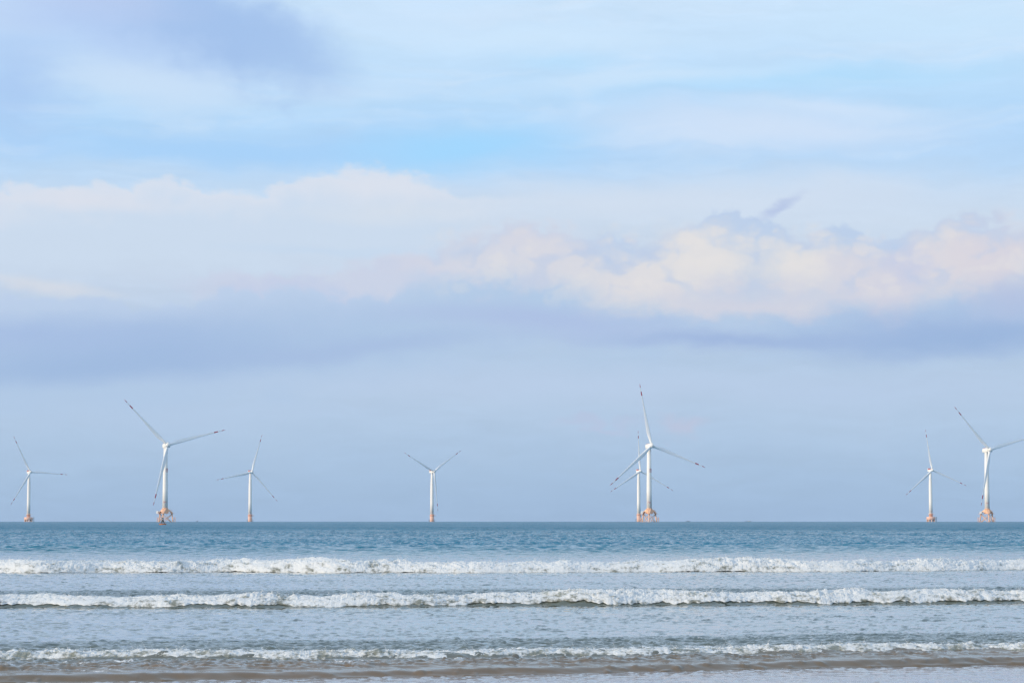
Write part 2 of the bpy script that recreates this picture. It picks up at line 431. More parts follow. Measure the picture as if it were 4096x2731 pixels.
    FF = octf[None]+6*np.arange(m)[:, None, None]
    sp = mesh_from('spray', VV.reshape(-1, 3), FF.reshape(-1, 3), [M_SPRAY])
    obj('spray', sp, w, kind='stuff')
build_breaker(1, 'farthest and tallest breaker, a thick unbroken roll of cream white foam', 2800,
              [(2.3, .62), (1.6, .95), (1.15, 1.12), (.75, 1.10), (.35, .85), (.05, .5), (-.12, .2), (-.22, .02)], .115, 62)
build_breaker(2, 'middle breaker of the three, white foam spilling over a dark olive face', 2800,
              [(1.9, .78), (1.45, .98), (1.1, 1.06), (.85, .98), (.55, .72), (.34, .46), (.20, .22), (.12, .10)], .085, 42)
build_breaker(3, 'nearest and lowest breaker, thin broken foam just off the brown shallows', 2800,
              [(1.0, .70), (.72, .98), (.55, 1.08), (.40, .98), (.24, .62), (.12, .30), (.06, .12)], .056, 28)

# ------------------------------------------------------------------ wind turbines
def ell(cx, cy, ax, ay, z, rot, n=20, te=0.0):
    out = []
    for i in range(n):
        t = 2*math.pi*i/n; x, y = math.cos(t), math.sin(t)
        px = ax*x; py = ay*y*(1-te*(.5-.5*x)*.75) if te else ay*y
        c, s = math.cos(rot), math.sin(rot)
        out.append((cx+px*c-py*s, cy+px*s+py*c, z))
    return out
def blade_mesh(R, root_d, chord, r0):
    st = [(r0, root_d, root_d, 0, 0), (.05*R, root_d, root_d, 0, 0), (.10*R, root_d*1.12, root_d*.85, .12, .3), (.16*R, chord*.93, root_d*.62, .3, .7),
          (.22*R, chord, root_d*.46, .36, .9), (.31*R, chord*.92, root_d*.36, .36, 1), (.45*R, chord*.70, .9, .36, 1), (.62*R, chord*.50, .58, .36, 1), (.74*R, chord*.40, .42, .36, 1),
          (.805*R, chord*.345, .34, .36, 1), (.872*R, chord*.28, .27, .36, 1), (.938*R, chord*.205, .19, .36, 1), (.975*R, chord*.135, .13, .36, 1), (R, chord*.03, .04, .3, 1)]
    mb = MB(); rings = []; mis = []
    for r, c, th, off, te in st:
        f = r/R; tw = R_(13)*(1-f)**2.0 if f > .08 else R_(13)*.85
        rings.append(ell(-(off)*c*.5, -.9*f*f, c/2, th/2, r, -tw, 20, te))
    for a, b in zip(st[:-1], st[1:]):
        f = (a[0]+b[0])/2/R; mis.append(1 if (f > .938 or .805 < f < .872) else 0)
    mb.loft(rings, 0, True, True, mis)
    return mb.mesh('blade', [M_BLADE, M_RED])
def super_nacelle(mb, y0, y1, hw, hh, zc, n=24, mi=0):
    rings = []
    N = 16
    for i in range(N+1):
        u = i/N; y = y0+(y1-y0)*u
        e = 1.0
        if u > .62: e = math.sqrt(max(1-((u-.62)/.38)**2.6, 0.0009))
        if u < .06: e = .93+.07*(u/.06)
        ring = []
        for k in range(n):
            t = 2*math.pi*k/n; c, s = math.cos(t), math.sin(t); p = .62
            ring.append((math.copysign(abs(c)**p, c)*hw*e, y, zc+math.copysign(abs(s)**p, s)*hh*(.35+.65*e if u > .62 else e)))
        rings.append(ring)
    mb.loft(rings, mi)
def hub_mesh(r, ln):
    mb = MB()
    prof = [(r*.86, -ln*.55), (r*.97, -ln*.5), (r, -ln*.2), (r, ln*.1), (r*.93, ln*.42), (r*.78, ln*.68), (r*.52, ln*.88), (r*.2, ln*.98), (.02, ln)]
    mb.lathe(prof, 28, 0, 'y')
    for k in range(3):                                   # blade root collars
        a = 2*math.pi*k/3; d = Vector((math.sin(a), 0, math.cos(a)))
        mb.tube(d*r*.55, d*(r*1.12), r*.66, r*.63, 20)
    return mb.mesh('hub', [M_WHITE])
BLADE_J = blade_mesh(77.0, 3.3, 4.9, 2.9); BLADE_M = blade_mesh(68.0, 2.9, 4.0, 2.3)
HUB_J = hub_mesh(3.0, 3.3); HUB_M = hub_mesh(2.35, 2.5)
def nacelle_big():
    mb = MB(); super_nacelle(mb, -4.9, 7.6, 2.75, 3.0, 0)
    mb.lathe([(2.5, 4.7), (2.92, 4.85), (2.92, 5.35), (2.5, 5.5)], 28, 0, 'y')
    return mb.mesh('nacelle', [M_WHITE])
def nacelle_rail():
    mb = MB()
    for sx in (-1.5, 1.5):
        mb.tube((sx, -2.5, 3.05), (sx, 4.2, 3.05), .16, n=6)
        for y in (-2.4, 0, 2.2, 4.0): mb.tube((sx, y, 2.5), (sx, y, 3.1), .09, n=6)
    mb.tube((-1.5, 4.2, 3.05), (1.5, 4.2, 3.05), .16, n=6)
    return mb.mesh('roof_rail', [M_RED])
NAC_J = nacelle_big(); RAIL_J = nacelle_rail()
def nacelle_small():
    mb = MB()
    ring = lambda y, w, zt, zb: [(w, y, zb+.5), (w, y, zt-.5), (w-.5, y, zt), (-w+.5, y, zt), (-w, y, zt-.5), (-w, y, zb+.5), (-w+.5, y, zb), (w-.5, y, zb)]
    mb.loft([ring(-4.6, 1.5, 1.4, -1.5), ring(-3.6, 2.0, 1.9, -1.9), ring(4.6, 2.0, 1.7, -1.9), ring(6.0, 1.7, 1.5, -1.2)], 0, True, False)
    return mb.mesh('nacelle', [M_WHITE])
def cooler_small():
    mb = MB(); rot = Matrix.Rotation(R_(-16), 3, 'X')
    mb.box((0, 6.1, 2.6), (3.8, .55, 4.0), 0, rot, .12)
    for sx in (-1.2, 0, 1.2): mb.tube((sx, 5.0, 1.5), (sx, 6.2, 3.0), .12, n=6)
    return mb.mesh('cooler', [M_WHITE])
def hoist_small():
    mb = MB(); mb.box((0, 1.6, 2.6), (3.6, 5.4, 1.7), 0, None, .12)
    for sx in (-1.75, 1.75): mb.tube((sx, -1.0, 3.55), (sx, 4.2, 3.55), .1, n=6)
    return mb.mesh('hoist_platform', [M_RED])
NAC_M = nacelle_small(); COOL_M = cooler_small(); HOIST_M = hoist_small()

def text_mesh(s, height):
    c = bpy.data.curves.new('number', 'FONT'); c.body = s; c.size = height/.7; c.align_x = 'CENTER'; c.resolution_u = 2
    o = bpy.data.objects.new('number', c); COL.objects.link(o)
    dg = bpy.context.evaluated_depsgraph_get(); dg.update()
    me = bpy.data.meshes.new_from_object(o.evaluated_get(dg))
    bpy.data.objects.remove(o); bpy.data.curves.remove(c)
    return me
def wrap(V, r, ang0, z0):      # lay flat lettering round a tower: x along the girth
    out = []
    for x, y, z in V:
        a = ang0+x/r; out.append((r*math.sin(a), -r*math.cos(a), z0+y))
    return out
def number_mesh(s, height, r, ang, z):
    me = text_mesh(s, height)
    P = wrap([tuple(v.co) for v in me.vertices], r+.03, ang, z)
    for v, p in zip(me.vertices, P): v.co = p
    me.materials.clear(); me.materials.append(M_RED); me.name = 'number'
    return me
def emblem_mesh(w, h, r, ang, z):
    mb = MB()
    def bar(u0, u1, v0, v1):
        n = max(2, int((u1-u0)*14)); us = [u0+(u1-u0)*i/n for i in range(n+1)]
        P = wrap([((u-.5)*w, v*h, 0) for v in (v0, v1) for u in us], r+.05, ang, z)
        mb.add(P, [(i, i+1, n+2+i, n+1+i) for i in range(n)])
    bar(0, .14, 0, .90); bar(.02, .98, .90, 1.0); bar(.84, .98, .0, .90)
    bar(.36, .84, 0, .09); bar(.36, .46, .09, .26); bar(.46, .84, .20, .28); bar(.36, .84, .42, .50); bar(.36, .84, .56, .64); bar(.36, .46, .64, .84); bar(.60, .70, .64, .9)
    return mb.mesh('emblem', [M_RED])

def tower_mesh(z0, z1, prof):
    mb = MB(); rr = []
    for f, d in prof: rr.append((d/2, z0+(z1-z0)*f))
    mb.lathe(rr, 40)
    for f in (.27, .60, .97):                            # flange seams
        d = np.interp(f, [p[0] for p in prof], [p[1] for p in prof]); z = z0+(z1-z0)*f
        mb.lathe([(d/2-.02, z-.10), (d/2+.05, z-.08), (d/2+.05, z+.08), (d/2-.02, z+.10)], 40)
    return mb.mesh('tower', [M_WHITE])

# --- the three-legged lattice base, built once in its own frame (front leg towards -Y)
JR_TOP, JR_BOT, JZ = 8.6, 10.6, 11.6
def leg_dir(k): a = R_(-90+120*k); return Vector((math.cos(a), math.sin(a), 0))
def jacket_meshes():
    J = {}
    J['legs'] = []
    for k in range(3):
        d = leg_dir(k); mb = MB()
        mb.tube(d*(JR_BOT+.5)+Vector((0, 0, -5)), d*JR_TOP+Vector((0, 0, JZ)), .82, .70, 18)
        mb.tube(d*JR_TOP+Vector((0, 0, JZ-1.3)), d*JR_TOP+Vector((0, 0, JZ+1.0)), .98, .98, 18)
        J['legs'].append(mb.mesh('leg', [M_ORANGE]))
    J['braces'] = []
    def legp(k, z):
        f = (JZ-z)/JZ; return leg_dir(k)*(JR_TOP+(JR_BOT-JR_TOP)*f)+Vector((0, 0, z))
    for k in range(3):
        j = (k+1) % 3
        for a, b in ((k, j), (j, k)):
            mb = MB(); mb.tube(legp(a, JZ-.8), legp(b, -1.0), .33, .33, 10); J['braces'].append(mb.mesh('brace', [M_ORANGE]))
    mb = MB()                                             # transition piece: centre column and three box arms
    mb.lathe([(3.3, JZ+.2), (3.45, JZ+3.5), (3.35, JZ+6.0), (3.62, JZ+6.1), (3.62, JZ+6.5), (3.3, JZ+6.6)], 32)
    for k in range(3):
        d = leg_dir(k); s = Vector((-d.y, d.x, 0))
        top = lambda q: JZ+6.2+(1.2-6.2)*max(0, (q-2.2)/(JR_TOP+.9-2.2))
        def bot(q):
            f = min(max((q-3.2)/(JR_TOP-1.0-3.2), 0), 1); return JZ+.15+(.0 if k == 0 else 2.6*math.sin(math.pi*min(f*1.0, 1))**.8)*1.0
        rings = []
        for q in np.linspace(1.5, JR_TOP+.9, 10):
            w = 2.9+(1.25-2.9)*(q-1.5)/(JR_TOP-.6)
            zt = top(q); zb = min(bot(q), zt-.9)
            c = d*q
            rings.append([c-s*w+Vector((0, 0, zb)), c+s*w+Vector((0, 0, zb)), c+s*w*.86+Vector((0, 0, zt)), c-s*w*.86+Vector((0, 0, zt))])
        mb.loft(rings, 0, True, False)
    J['transition_piece'] = mb.mesh('transition_piece', [M_ORANGE])
    mb = MB()                                             # walkway deck
    for k in range(3):
        j = (k+1) % 3; a = leg_dir(k)*(JR_TOP+.9)+Vector((0, 0, JZ-.1)); b = leg_dir(j)*(JR_TOP+.9)+Vector((0, 0, JZ-.1))
        c = (a+b)/2; dd = (b-a); rot = Matrix.Rotation(math.atan2(dd.y, dd.x), 3, 'Z')
        mb.box(c, (dd.length+1.2, 1.7, .32), 0, rot)
    d = leg_dir(2); mb.box(d*(JR_TOP+.6)+Vector((0, 0, JZ-.16)), (5.0, 4.4, .32), 0, Matrix.Rotation(math.atan2(d.y, d.x), 3, 'Z'))
    d = leg_dir(1); mb.box(d*(JR_TOP+.6)+Vector((0, 0, JZ-.16)), (4.6, 3.4, .32), 0, Matrix.Rotation(math.atan2(d.y, d.x), 3, 'Z'))
    J['deck'] = mb.mesh('deck', [M_ORANGE])
    mb = MB()
    for k in range(3):
        j = (k+1) % 3; a = leg_dir(k)*(JR_TOP+2.3); b = leg_dir(j)*(JR_TOP+2.3)
        a = a+(b-a)*.1; b = b-(b-a)*.1
        for zz in (.55, 1.15): mb.tube(a+Vector((0, 0, JZ+zz)), b+Vector((0, 0, JZ+zz)), .05, n=5)
        for i in range(9): p = a+(b-a)*i/8; mb.tube(p+Vector((0, 0, JZ)), p+Vector((0, 0, JZ+1.15)), .05, n=5)
    J['railing'] = mb.mesh('railing', [M_ORANGE])
    J['cabinets'] = []
    d = leg_dir(2); s = Vector((-d.y, d.x, 0))
    for (q, o, wx, hz) in ((8.4, 3.0, 1.5, 2.3), (7.2, 5.0, 2.2, 2.9), (6.0, 7.4, 2.2, 2.7)):
        p = d*q+s*o; mb = MB(); mb.box((p.x, p.y, JZ+.1+hz/2), (wx, wx, hz), 0, None, .08); J['cabinets'].append(mb.mesh('cabinet', [M_CAB]))
    def landing(k, zt):
        d = leg_dir(k); s = Vector((-d.y, d.x, 0)); mb = MB(); q = JR_BOT+2.0
        for o in (-.9, .9): mb.tube(d*q+s*o+Vector((0, 0, -3)), d*(q-.1)+s*o+Vector((0, 0, zt)), .27, n=10)
        for zz in (.6, 2.0, 3.4, 4.8, 6.0): mb.tube(d*q+s*.9+Vector((0, 0, zz)), d*q-s*.9+Vector((0, 0, zz)), .12, n=6)
        for zz in (1.0, 5.4):
            for o in (-.9, .9): mb.tube(d*q+s*o+Vector((0, 0, zz)), d*(JR_BOT-.6)+s*o*.3+Vector((0, 0, zz)), .16, n=6)
        return mb.mesh('boat_landing', [M_ORANGE2])
    J['landings'] = [landing(1, 7.2), landing(2, 7.0)]
    mb = MB(); d = leg_dir(1); b = d*(JR_TOP+.2)
    mb.path([b+Vector((0, 0, JZ)), b+Vector((0, 0, JZ+3.2)), b+Vector((-.7, 0, JZ+3.9)), b+Vector((-3.2, -.6, JZ+4.6))], .2)
    J['davit'] = mb.mesh('davit', [M_ORANGE2])
    mb = MB(); pts = []
    for i in range(15):
        f = i/14; pts.append(Vector((2.6+4.8*f, -1.8+2.5*f, JZ-.5-10.5*f**.75-1.1*math.sin(f*math.pi))))
    mb.path(pts, .15, 7)
    J['cable_tube'] = mb.mesh('cable_tube', [M_ORANGE2])
    return J
JK = jacket_meshes()

def pile_cap_meshes():
    P = {}
    mb = MB(); mb.lathe([(7.0, 4.1), (7.4, 4.4), (7.4, 8.6), (7.1, 8.9), (3.6, 9.0)], 10); P['pile_cap'] = mb.mesh('pile_cap', [M_ORANGE2])
    mb = MB(); mb.lathe([(3.05, 8.7), (3.05, 13.4), (3.5, 13.5), (3.5, 14.1), (3.15, 14.3)], 28)
    mb.lathe([(4.3, 12.2), (4.3, 12.5)], 20)
    P['transition_piece'] = mb.mesh('transition_piece', [M_ORANGE2])
    P['piles'] = []
    for i in range(8):
        a = 2*math.pi*i/8+.2; mb = MB(); mb.tube((6.0*math.cos(a), 6.0*math.sin(a), 4.3), (6.9*math.cos(a), 6.9*math.sin(a), -6), .85, n=14); P['piles'].append(mb.mesh('pile', [M_ORANGE2]))
    mb = MB()
    for y in (-1.2, 1.2): mb.tube((9.3, y, -3), (9.3, y, 9.2), .28, n=8)
    for z in (1, 3, 5, 7): mb.tube((9.3, -1.2, z), (9.3, 1.2, z), .14, n=6); mb.tube((9.3, 0, z), (7.2, 0, z+.8), .16, n=6)
    P['boat_landing'] = mb.mesh('boat_landing', [M_DARK])
    mb = MB(); mb.tube((3.4, -.8, 9.0), (4.6, -1.0, 14.6), .14, n=6); mb.path([(4.6, -1, 14.6), (5.4, -1.1, 14.4), (6.2, -1.2, 13.8)], .14, 6)
    P['davit'] = mb.mesh('davit', [M_ORANGE2]); mb = MB(); mb.lathe([(4.18, 13.5), (4.32, 13.5), (4.32, 13.66), (4.18, 13.66)], 24)
    for i in range(16):
        a = 2*math.pi*i/16; mb.tube((4.25*math.cos(a), 4.25*math.sin(a), 12.4), (4.25*math.cos(a), 4.25*math.sin(a), 13.6), .06, n=5)
    P['railing'] = mb.mesh('railing', [M_ORANGE2])
    mb = MB(); mb.box((-2.9, -1.6, 13.6), (1.8, 1.6, 1.9), 0, None, .08); P['cabinet'] = mb.mesh('cabinet', [M_CAB])
    return P
PC = pile_cap_meshes()
def monopile_meshes():
    P = {}
    mb = MB(); mb.lathe([(3.45, -6), (3.45, 9.3), (3.3, 9.6), (3.3, 10.2), (3.6, 10.3), (3.6, 10.6), (3.3, 10.7), (3.2, 12.6), (3.35, 12.7), (3.35, 13.0), (3.1, 13.1)], 32)
    P['monopile'] = mb.mesh('monopile', [M_ORANGE2])
    mb = MB(); mb.lathe([(3.2, 10.7), (4.4, 10.75), (4.4, 11.05), (3.2, 11.1)], 24)
    mb.box((5.2, -.6, 10.9), (4.2, 2.6, .35), 0)
    for i in range(18):
        a = 2*math.pi*i/18; mb.tube((4.3*math.cos(a), 4.3*math.sin(a), 11), (4.3*math.cos(a), 4.3*math.sin(a), 12.2), .06, n=5)
    mb.lathe([(4.22, 12.1), (4.36, 12.1), (4.36, 12.24), (4.22, 12.24)], 24)
    for x in (5.0, 6.2, 7.2): mb.tube((x, -1.8, 11), (x, -1.8, 12.2), .06, n=5)
    mb.tube((4.4, -1.8, 12.2), (7.2, -1.8, 12.2), .06, n=5)
    mb.path([(3.4, -1, 9.4), (6.6, -.9, 10.8)], .14, 6); mb.path([(4.0, .8, 11), (4.0, .8, 13.9), (5.0, .6, 14.3)], .16, 6)
    P['platform'] = mb.mesh('platform', [M_ORANGE2])
    P['landings'] = []
    for sx in (-1, 1):
        mb = MB()
        for y in (-.8, .8): mb.tube((sx*4.9, y, -3), (sx*4.9, y, 4.8), .26, n=8)
        for z in (.5, 2, 3.5): mb.tube((sx*4.9, -.8, z), (sx*4.9, .8, z), .12, n=6)
        for z in (1.2, 4.2): mb.tube((sx*4.9, 0, z), (sx*3.3, 0, z), .16, n=6)
        P['landings'].append(mb.mesh('boat_landing', [M_DARK]))
    mb = MB(); mb.box((1.5, -3.55, 8.0), (1.5, .5, 4.6), 0, None, .1); P['ladder'] = mb.mesh('ladder', [M_ORANGE2])
    mb = MB()
    for x in (-.35, .35): mb.tube((1.6+x, -3.75, -1), (1.6+x, -3.75, 10.6), .08, n=5)
    for i in range(26): mb.tube((1.25, -3.75, -.5+i*.42), (1.95, -3.75, -.5+i*.42), .05, n=4)
    P['ladder'] = mb.mesh('ladder', [M_ORANGE2])
    return P
MP = monopile_meshes()

def turbine(kind, base_px, hub_px, yaw, phi, Rpx, base_py, label, front=0.0, number=None, num_px=None, emblem_py=None, base='mono', emblem_ang=50):
    Rm = 77.0 if kind == 'big' else 68.0
    y = FPX*Rm/Rpx
    hubp = at(hub_px[0], hub_px[1], y)
    x = at(base_px, 1900, y).x
    zb = drop(math.hypot(x, y))
    beta = math.atan2(x, y)
    root = obj('wind_turbine', None, loc=(x, y, zb), label=label, cat='wind turbine', group='wind turbines standing in the sea')
    psi, tau = R_(yaw)-beta, R_(5)
    n = Vector((math.sin(psi)*math.cos(tau), -math.cos(psi)*math.cos(tau), math.sin(tau)))
    e1 = Vector((math.cos(psi), math.sin(psi), 0)); e2 = n.cross(e1); e2 = e2 if e2.z > 0 else -e2
    over = 7.4 if kind == 'big' else 6.6
    hub_z = hubp.z-zb
    hl = Vector((n.x*over, n.y*over, hub_z))
    B = Matrix((e1, -n, e2)).transposed().to_4x4()
    nac_top = hub_z-n.z*over
    th = nac_top-(2.6 if kind == 'big' else 1.7)
    z0 = at(base_px, base_py, y).z-zb
    prof = [(0, 6.5), (.30, 6.35), (.62, 5.7), (1, 4.9)] if kind == 'big' else [(0, 5.9), (.27, 5.85), (.68, 5.6), (.86, 4.6), (1, 3.7)]
    tw = obj('tower', tower_mesh(z0, th, prof), root)
    def rad(z): return np.interp((z-z0)/(th-z0), [p[0] for p in prof], [p[1] for p in prof])/2
    nm = Matrix.Translation((0, 0, nac_top))@B
    nc = obj('nacelle', NAC_J if kind == 'big' else NAC_M, root); nc.matrix_local = nm
    if kind == 'big': obj('roof_rail', RAIL_J, nc)
    else: obj('cooler', COOL_M, nc); obj('hoist_platform', HOIST_M, nc)
    hb = obj('hub', HUB_J if kind == 'big' else HUB_M, root); hb.matrix_local = Matrix.Translation(hl)@B
    for k in range(3):
        bl = obj('blade', BLADE_J if kind == 'big' else BLADE_M, root)
        bl.matrix_local = Matrix.Translation(hl)@B@Matrix.Rotation(R_(phi+120*k), 4, 'Y')
    fr = (0, 0, R_(front)-beta)
    if number:
        pz = at(num_px[0], num_px[1], y).z-zb-1.0; r = rad(pz)
        off = (num_px[0]-base_px)/FPX*y; ang = math.asin(max(-1, min(1, off/r)))-beta
        obj('number', number_mesh(number, 2.0 if kind == 'big' else 1.5, r, ang, pz), tw)
    if emblem_py:
        pz = at(base_px, emblem_py, y).z-zb; r = rad(pz)
        obj('emblem', emblem_mesh(r*1.25, 4.5, r, R_(emblem_ang)-beta, pz), tw)
    dz = z0-(JZ+6.5) if base == 'jacket' else (z0-14.3 if base == 'cap' else z0-13.1)
    L = (0, 0, dz)
    if base == 'jacket':
        for m in JK['legs']: obj('leg', m, root, L, fr)
        for m in JK['braces']: obj('brace', m, root, L, fr)
        for nme in ('transition_piece', 'deck', 'railing', 'davit', 'cable_tube'): obj(nme, JK[nme], root, L, fr)
        for m in JK['cabinets']: obj('cabinet', m, root, L, fr)
        for m in JK['landings']: obj('boat_landing', m, root, L, fr)
    elif base == 'cap':
        for nme in ('pile_cap', 'transition_piece', 'boat_landing', 'railing', 'davit', 'cabinet'): obj(nme, PC[nme], root, L, fr)
        for m in PC['piles']: obj('pile', m, root, L, fr)
    else:
        for nme in ('monopile', 'platform', 'ladder'): obj(nme, MP[nme], root, L, fr)
        for m in MP['landings']: obj('boat_landing', m, root, L, fr)
    return root

turbine('small', 116.3, (125.1, 1887.0), 22.9, -26.3, 157.9, 2055, 'slim white turbine on an orange piled platform, one blade nearly level, by the left edge', base='cap')
turbine('big', 661.7, (667.2, 1779.8), 18.8, -44.8, 252.2, 2031.3, 'tall white turbine on an orange lattice base directly behind the rusty buoy', front=-15, number='26#', num_px=(659.3, 2006.6), emblem_py=1887.6, base='jacket', emblem_ang=47)
turbine('small', 1001.5, (1007.2, 1887.3), 24.2, 17.9, 158.5, 2056.6, 'slim white turbine on a plain orange cylinder, right of the one behind the buoy', number='8', num_px=(1000, 2047), base='mono')
turbine('small', 1728.2, (1738.6, 1885.1), 34.3, -62.6, 159.7, 2056.5, 'white turbine alone in mid-sea, two blades raised like a V, third hanging down', number='C1', num_px=(1728, 2046), base='mono')
turbine('small', 2554.7, (2564.6, 1883.4), 26.8, -1.2, 162.3, 2054, 'smaller white turbine partly hidden behind the taller lattice-based one, one blade upright', base='mono')
turbine('big', 2596.6, (2605.9, 1781.9), 26.4, -9.8, 251.4, 2032.3, 'tallest white turbine, lattice base, overlapping a smaller turbine just behind its left side', front=-2, number='25#', num_px=(2596.3, 2007.8), emblem_py=1888.8, base='jacket', emblem_ang=48)
turbine('small', 3721.5, (3731.2, 1879.8), 31.3, -7.8, 164.5, 2053, 'slim white turbine on an orange piled platform, beside the big one at the right edge', number='S1', num_px=(3724, 2043), base='cap')
turbine('big', 3946.9, (3961.9, 1798.5), 38.0, -43.9, 235.2, 2034, 'big turbine at right edge, long rounded nacelle, one blade cut off by the frame', front=12, number='24#', num_px=(3948.4, 2011), base='jacket')

# ------------------------------------------------------------------ buoy
def build_buoy():
    y = 1100.0; p = at(651, 2099, y)
    root = obj('navigation_buoy', None, loc=(p.x, y, drop(y)+.12), rot=(R_(2), R_(-2.5), .4), label='rusty orange navigation buoy with dark skirt tower and pale lantern, floating on the sea', cat='buoy')
    mb = MB(); mb.lathe([(1.2, -.5), (1.55, -.3), (1.66, 0), (1.68, .42), (1.6, .6), (1.45, .66), (.2, .70)], 28); obj('float', mb.mesh('float', [M_RUST]), root)
    for k in range(4):
        a = k*math.pi/2+.3; mb = MB(); mb.tube((1.05*math.cos(a), 1.05*math.sin(a), .6), (.26*math.cos(a), .26*math.sin(a), 2.6), .075, .06, 8); obj('leg', mb.mesh('leg', [M_DARK]), root)
    mb = MB(); mb.lathe([(.78, 1.30), (.84, 1.36), (.62, 1.9), (.42, 2.30), (.30, 2.42)], 8); obj('skirt', mb.mesh('skirt', [M_DARK]), root)
    mb = MB(); mb.lathe([(.36, 2.40), (.40, 2.46), (.40, 2.9), (.34, 2.98)], 16); obj('lantern_housing', mb.mesh('lantern_housing', [M_CAB]), root)
    mb = MB(); mb.lathe([(.20, 2.96), (.24, 3.0), (.22, 3.3), (.1, 3.42)], 14); obj('lantern', mb.mesh('lantern', [M_DARK]), root)
    mb = MB()
    for i in range(16):
        a, b = 2*math.pi*i/16, 2*math.pi*(i+1)/16
        mb.tube((.44*math.cos(a), -.3, 2.72+.44*math.sin(a)), (.44*math.cos(b), -.3, 2.72+.44*math.sin(b)), .08, n=6)
    obj('radar_reflector', mb.mesh('radar_reflector', [M_DARK]), root)
    mb = MB()
    for i in range(4):
        a = i*math.pi/2; mb.tube((.45*math.cos(a), .45*math.sin(a), 2.5), (.48*math.cos(a), .48*math.sin(a), 3.25), .035, n=5)
    for i in range(12):
        a, b = 2*math.pi*i/12, 2*math.pi*(i+1)/12
        mb.tube((.48*math.cos(a), .48*math.sin(a), 3.25), (.48*math.cos(b), .48*math.sin(b), 3.25), .035, n=5)
    obj('guard_rail', mb.mesh('guard_rail', [M_GREY]), root)
    mb = MB(); mb.tube((-.25, 0, 2.9), (-.12, 0, 4.45), .05, .025, 6); mb.tube((-.6, 0, 3.0), (-.15, 0, 3.9), .03, n=5); obj('antenna', mb.mesh('antenna', [M_DARK]), root)
build_buoy()

# ------------------------------------------------------------------ small craft far out on the horizon
def boat(px, y, ln, label, cabin_at, cab_mat, rz=0.0, mast=0.0):
    p = at(px, 2085, y); z = drop(math.hypot(p.x, y))
    root = obj('fishing_boat', None, loc=(p.x, y, z), rot=(0, 0, rz), label=label, cat='boat', group='small boats far out on the horizon'); root.scale = (1, 1, .6)
    mb = MB(); rings = []
    for u, w, h in ((-.5, .7, 1.5), (-.3, 1.0, 1.35), (.1, 1.0, 1.4), (.35, .7, 1.8), (.5, .06, 2.3)):
        x = u*ln; b = ln*.13*w; rings.append([(x, -b*.6, -.6), (x, -b, h), (x, b, h), (x, b*.6, -.6)])
    mb.loft(rings, 0, True, False); obj('hull', mb.mesh('hull', [M_HULL]), root)
    mb = MB(); mb.box((cabin_at*ln, 0, 2.4), (ln*.16, ln*.14, 2.0), 0, None, .1); mb.box((cabin_at*ln, 0, 3.5), (ln*.2, ln*.17, .2), 0); obj('cabin', mb.mesh('cabin', [cab_mat]), root)
    mb = MB(); mb.tube((cabin_at*ln, 0, 3.4), (cabin_at*ln, 0, 5+mast), .1, .06, 6); obj('mast', mb.mesh('mast', [M_DARK]), root)
boat(2992, 5300, 13.0, 'low dark boat with a pale cabin on the horizon, farther right of the tallest turbine', .15, M_CAB, .1)
boat(2752, 5500, 11.0, 'tiny dark boat on the horizon just right of the tallest turbine', .0, M_DARK, .2)
boat(789, 5600, 6.0, 'tiny dark boat on the horizon between the buoy and the plain cylinder-based turbine', .0, M_DARK, .9)

# ------------------------------------------------------------------ air
def build_haze():
    mb = MB(); mb.box((0, 3650, 81.5), (16400, 8300, 190)); me = mb.mesh('haze', [])
    m = bpy.data.materials.new('sea_haze'); m.use_nodes = True; m.node_tree.nodes.clear(); nt = NT(m.node_tree)
    v = nt.node('ShaderNodeVolumePrincipled'); v.inputs['Color'].default_value = (.80, .92, 1, 1); v.inputs['Density'].default_value = 1.8e-5
    v.inputs['Anisotropy'].default_value = .2
    out = nt.node('ShaderNodeOutputMaterial'); nt.put(out.inputs['Volume'], v.outputs[0]); me.materials.append(m)
    obj('haze', me, kind='stuff', label='thin pale sea haze')
HAZE = True
if HAZE: build_haze()

# ------------------------------------------------------------------ sun and sky
SUN_EL, SUN_AZ = 13.0, 64.0        # height; degrees to the left of straight behind the camera
sv = Vector((-math.sin(R_(SUN_AZ))*math.cos(R_(SUN_EL)), -math.cos(R_(SUN_AZ))*math.cos(R_(SUN_EL)), math.sin(R_(SUN_EL))))
sl = bpy.data.lights.new('sun', 'SUN'); sl.energy = 3.3; sl.angle = R_(.6); sl.color = (1, .80, .56)
so = bpy.data.objects.new('sun', sl); COL.objects.link(so); so.rotation_euler = (-sv).to_track_quat('-Z', 'Y').to_euler(); so.location = (-50, -50, 60)

